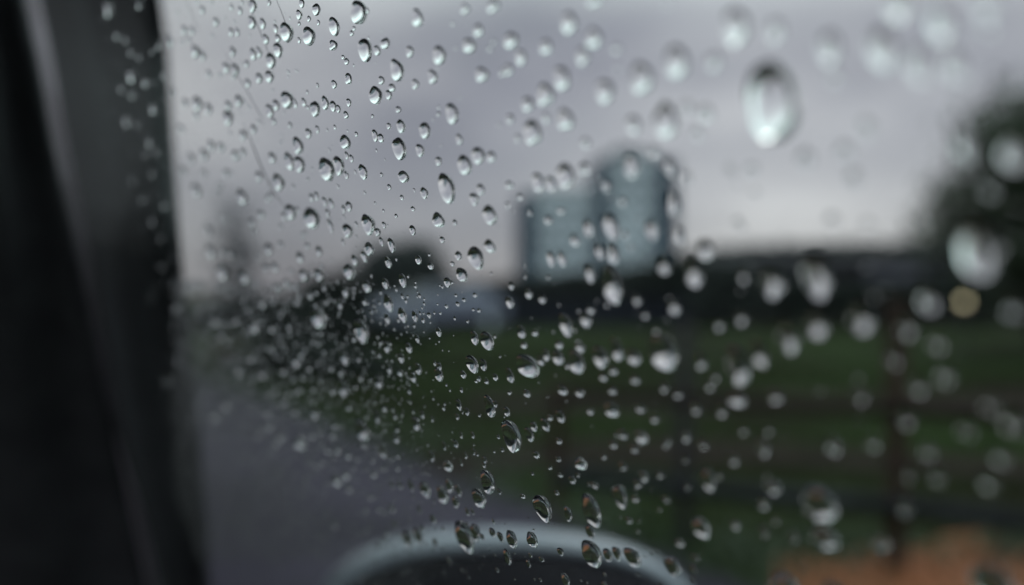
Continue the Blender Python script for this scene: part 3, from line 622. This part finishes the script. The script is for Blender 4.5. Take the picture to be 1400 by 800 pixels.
def desc(r):
    s = r[5]*r[6]; e = r[6]/max(r[5], .1); bl = blur_px(r[3], r[4])
    siz = 'large' if s > 420 else ('medium sized' if s > 130 else 'small')
    foc = 'sharp' if bl < 4.5 else ('soft' if bl < 14 else 'blurred')
    return siz+' '+foc
ORD = ['', 'second ', 'third ', 'fourth ', 'fifth ', 'sixth ', 'seventh ', 'eighth ', 'ninth ', 'tenth ', 'eleventh ', 'twelfth ', 'thirteenth ', 'fourteenth ', 'fifteenth ', 'sixteenth ']
grp = {}
for r in main: grp.setdefault((desc(r), zone(r[3], r[4])), []).append(r)
lab = {}
for (d, z_), rs in grp.items():
    if len(rs) == 1: lab[id(rs[0])] = 'the only %s raindrop on the window against %s' % (d, z_); continue
    spanx = max(r[3] for r in rs)-min(r[3] for r in rs); spany = max(r[4] for r in rs)-min(r[4] for r in rs)
    key, wa, wb = ((lambda r: r[3]), 'leftmost', 'rightmost') if spanx >= spany else ((lambda r: r[4]), 'topmost', 'lowest')
    rs = sorted(rs, key=key); n = len(rs)
    for i, r in enumerate(rs):
        o_ = ORD[i]+wa if i < (n+1)//2 else ORD[n-1-i]+wb
        lab[id(r)] = '%s of the %s raindrops against %s' % (o_, d, z_)
for i, r in enumerate(main):
    p, a, b, x, y = r[:5]
    big = r[5]*r[6] > 120
    v, f = drop_geo(a, b, 44 if big else 26, 16 if big else 9, rng, rng.uniform(66, 74) if y > 590 or (r[5]*r[6] > 5500 and y < 330) else rng.uniform(52, 62), .24 if (r[5]*r[6] > 5500 and y < 330) else (.08 if x > 560 and y < 330 else 0))
    o = mesh('raindrop', v, f, M['water'], None, True, 1); o.data.materials.append(M['contact']); o.data.polygons[0].material_index = 1
    c2 = to2(p); rings2d.append([(c2[0]+q[0], c2[1]+q[1]) for q in v[:len(f[0])]])
    o.matrix_world = Matrix.Translation(p+n_out*GAP) @ BAS.to_4x4()
    tag(o, lab[id(r)], 'raindrop', 'raindrops on the side window')
# the smaller drops, and the fine spatter between them, as one object
placed = [(r[0], math.sqrt(r[1]*r[2])) for r in recs]
cell = {}
def ck(p): q = p-O; return (int(q.dot(FW)//.008), int(q.dot(E2)//.008))
for q in placed: cell.setdefault(ck(q[0]), []).append(q)
def free(p, r):
    c = ck(p)
    for i in (-1, 0, 1):
        for j in (-1, 0, 1):
            for q in cell.get((c[0]+i, c[1]+j), ()):
                if (q[0]-p).length < (q[1]+r)*1.05: return False
    return True
V = []; Fc = []; FL = []
def add_small(p, a, b, seg, rings):
    v, f = drop_geo(a, b, seg, rings, rng, rng.uniform(52, 66)); n0 = len(V); base = p+n_out*GAP
    c2 = to2(p); rings2d.append([(c2[0]+q[0], c2[1]+q[1]) for q in v[:len(f[0])]])
    V.extend([base+BAS@Vector(q) for q in v]); Fc.extend([tuple(n0+i for i in q) for q in f]); FL.extend([False]+[True]*(len(f)-1))
for r in rest: add_small(r[0], r[1], r[2], 16, 6)
tries = 0; cnt = 0
while cnt < 5000 and tries < 160000:
    tries += 1
    f_ = rng.uniform(-.06, .47); h_ = rng.uniform(-.20, .13)
    p = gp(f_, h_, TH); x, y = proj(p)
    if not (150 < x < 1440 and -30 < y < 830): continue
    if cnt > 1300 and not (245 < x < 620 and 380 < y < 760 and rng.random() < (700-x)/420): continue
    lowleft = max(0, min(1, (y-330)/250))*max(0, min(1, (640-x)/200))
    rr_ = .00012+.00035*rng.random()**2.2+lowleft*.0005*rng.random()
    if x < 400 and y > 330 and rng.random() < .5: rr_ *= 1.5
    if cnt > 1300: rr_ = .00025+.0008*rng.random()**1.6*(1.0 if x < 460 else .45)
    if not free(p, rr_): continue
    cell.setdefault(ck(p), []).append((p, rr_)); add_small(p, rr_*rng.uniform(.85, 1.1), rr_*rng.uniform(.95, 1.3), 10, 4); cnt += 1
cnt = 0; tries = 0
while cnt < 900 and tries < 9000:          # the rest of the pane, outside the photograph's frame, is just as wet
    tries += 1
    p = gp(rng.uniform(-.5, .5), rng.uniform(-.32, .20), TH); q_ = p-O
    if q_.y > .02:
        x, y = proj(p)
        if 60 < x < 1460 and -60 < y < 860: continue
    rr_ = .0004+.0016*rng.random()**2.5
    if not free(p, rr_): continue
    cell.setdefault(ck(p), []).append((p, rr_)); add_small(p, rr_*rng.uniform(.85, 1.05), rr_*rng.uniform(1.0, 1.4), 14, 6); cnt += 1
me = bpy.data.meshes.new('fine_raindrops'); me.from_pydata([tuple(q) for q in V], [], Fc); me.materials.append(M['water'])
me.polygons.foreach_set('use_smooth', FL); me.materials.append(M['contact']); me.polygons.foreach_set('material_index', [0 if q else 1 for q in FL]); me.update()
o = bpy.data.objects.new('fine_raindrops', me); COL.objects.link(o)
tag(o, 'spatter of fine raindrops between the larger ones on the window', kind='stuff')
# the pane itself: its outer face is cut where a drop touches it, so light passes straight from glass to water
from mathutils.geometry import delaunay_2d_cdt
oc = [to2(gp(f_, h_, TH)) for f_, h_ in cs]
v2 = [Vector(q) for q in oc]; f2 = []
for r_ in rings2d:
    n0 = len(v2); v2 += [Vector(q) for q in r_]; f2.append(list(range(n0, n0+len(r_))))
ed = [(0, 1), (1, 2), (2, 3), (3, 0)]
ov, oe, of, _, _, ofo = delaunay_2d_cdt(v2, ed, f2, 1, 1e-9)
pv = [PO+BAS@Vector((q.x, q.y, 0)) for q in ov]; pf = []
for fc_, org_ in zip(of, ofo):
    if not org_:
        a_, b_, c_ = [pv[i] for i in fc_[:3]]
        pf.append(tuple(fc_) if (b_-a_).cross(c_-a_).dot(n_out) > 0 else tuple(fc_)[::-1])
n0 = len(pv); pv += [gp(f_, h_, TH) for f_, h_ in cs]+[gp(f_, h_, 0) for f_, h_ in cs]
def outw(q):
    c_ = sum((pv[i] for i in q), Vector())/len(q); m_ = (pv[n0]+pv[n0+1]+pv[n0+2]+pv[n0+3]+pv[n0+4]+pv[n0+5]+pv[n0+6]+pv[n0+7])/8
    nn = (pv[q[1]]-pv[q[0]]).cross(pv[q[2]]-pv[q[0]]); return q if nn.dot(c_-m_) > 0 else q[::-1]
pf.append(outw((n0+4, n0+5, n0+6, n0+7)))
for i in range(4): pf.append(outw((n0+i, n0+(i+1) % 4, n0+4+(i+1) % 4, n0+4+i)))
gl = mesh('side_window', pv, pf, M['glass'], car); gl['label'] = 'rain covered side window glass'

# faint water trails running down the pane
for i, (pix, lb) in enumerate((([(262, -10), (276, 22), (284, 45)], 'short faint water trail nearest the pillar at top'),
                     ([(345, -10), (362, 30), (375, 62), (385, 95)], 'thin straight water trail in the top sky at left'),
                     ([(318, 70), (335, 100), (350, 125), (368, 158), (372, 170)], 'thin water trail crossing the sky left of centre'),
                     ([(342, 165), (352, 185), (362, 212), (372, 236), (386, 262), (400, 280)], 'widest grey water trail ending above a large raindrop'),
                     ([(388, -5), (398, 20), (408, 48)], 'short water trail in the top sky left of centre'))):
    wd = (.00016, .00018, .00022, .00042, .00016)[i]
    v = []; f = []
    pts = []
    for (a, b) in zip(pix, pix[1:]):
        for k_ in range(5): pts.append((a[0]+(b[0]-a[0])*k_/5, a[1]+(b[1]-a[1])*k_/5))
    pts.append(pix[-1])
    for j, (x, y) in enumerate(pts):
        p = on_glass(x, y, TH)+n_out*4e-5; s = math.sin(math.pi*(j+.6)/(len(pts)+.2))**.5*wd
        for q, h_ in ((-1, 0), (-.6, .28), (0, .42), (.6, .28), (1, 0)): v.append(p+FW*q*s+n_out*h_*s)
    m_ = len(pts)
    for j in range(m_-1):
        for k_ in range(4): f.append((j*5+k_, j*5+k_+1, j*5+6+k_, j*5+5+k_))
        f.append((j*5, j*5+5, j*5+9, j*5+4))
    f.append((0, 4, 3, 2, 1)); f.append(tuple((m_-1)*5+k_ for k_ in range(5)))
    o = mesh('water_trail', v, f, M['water'], None, False); tag(o, lb, 'water trail', 'water trails on the side window')
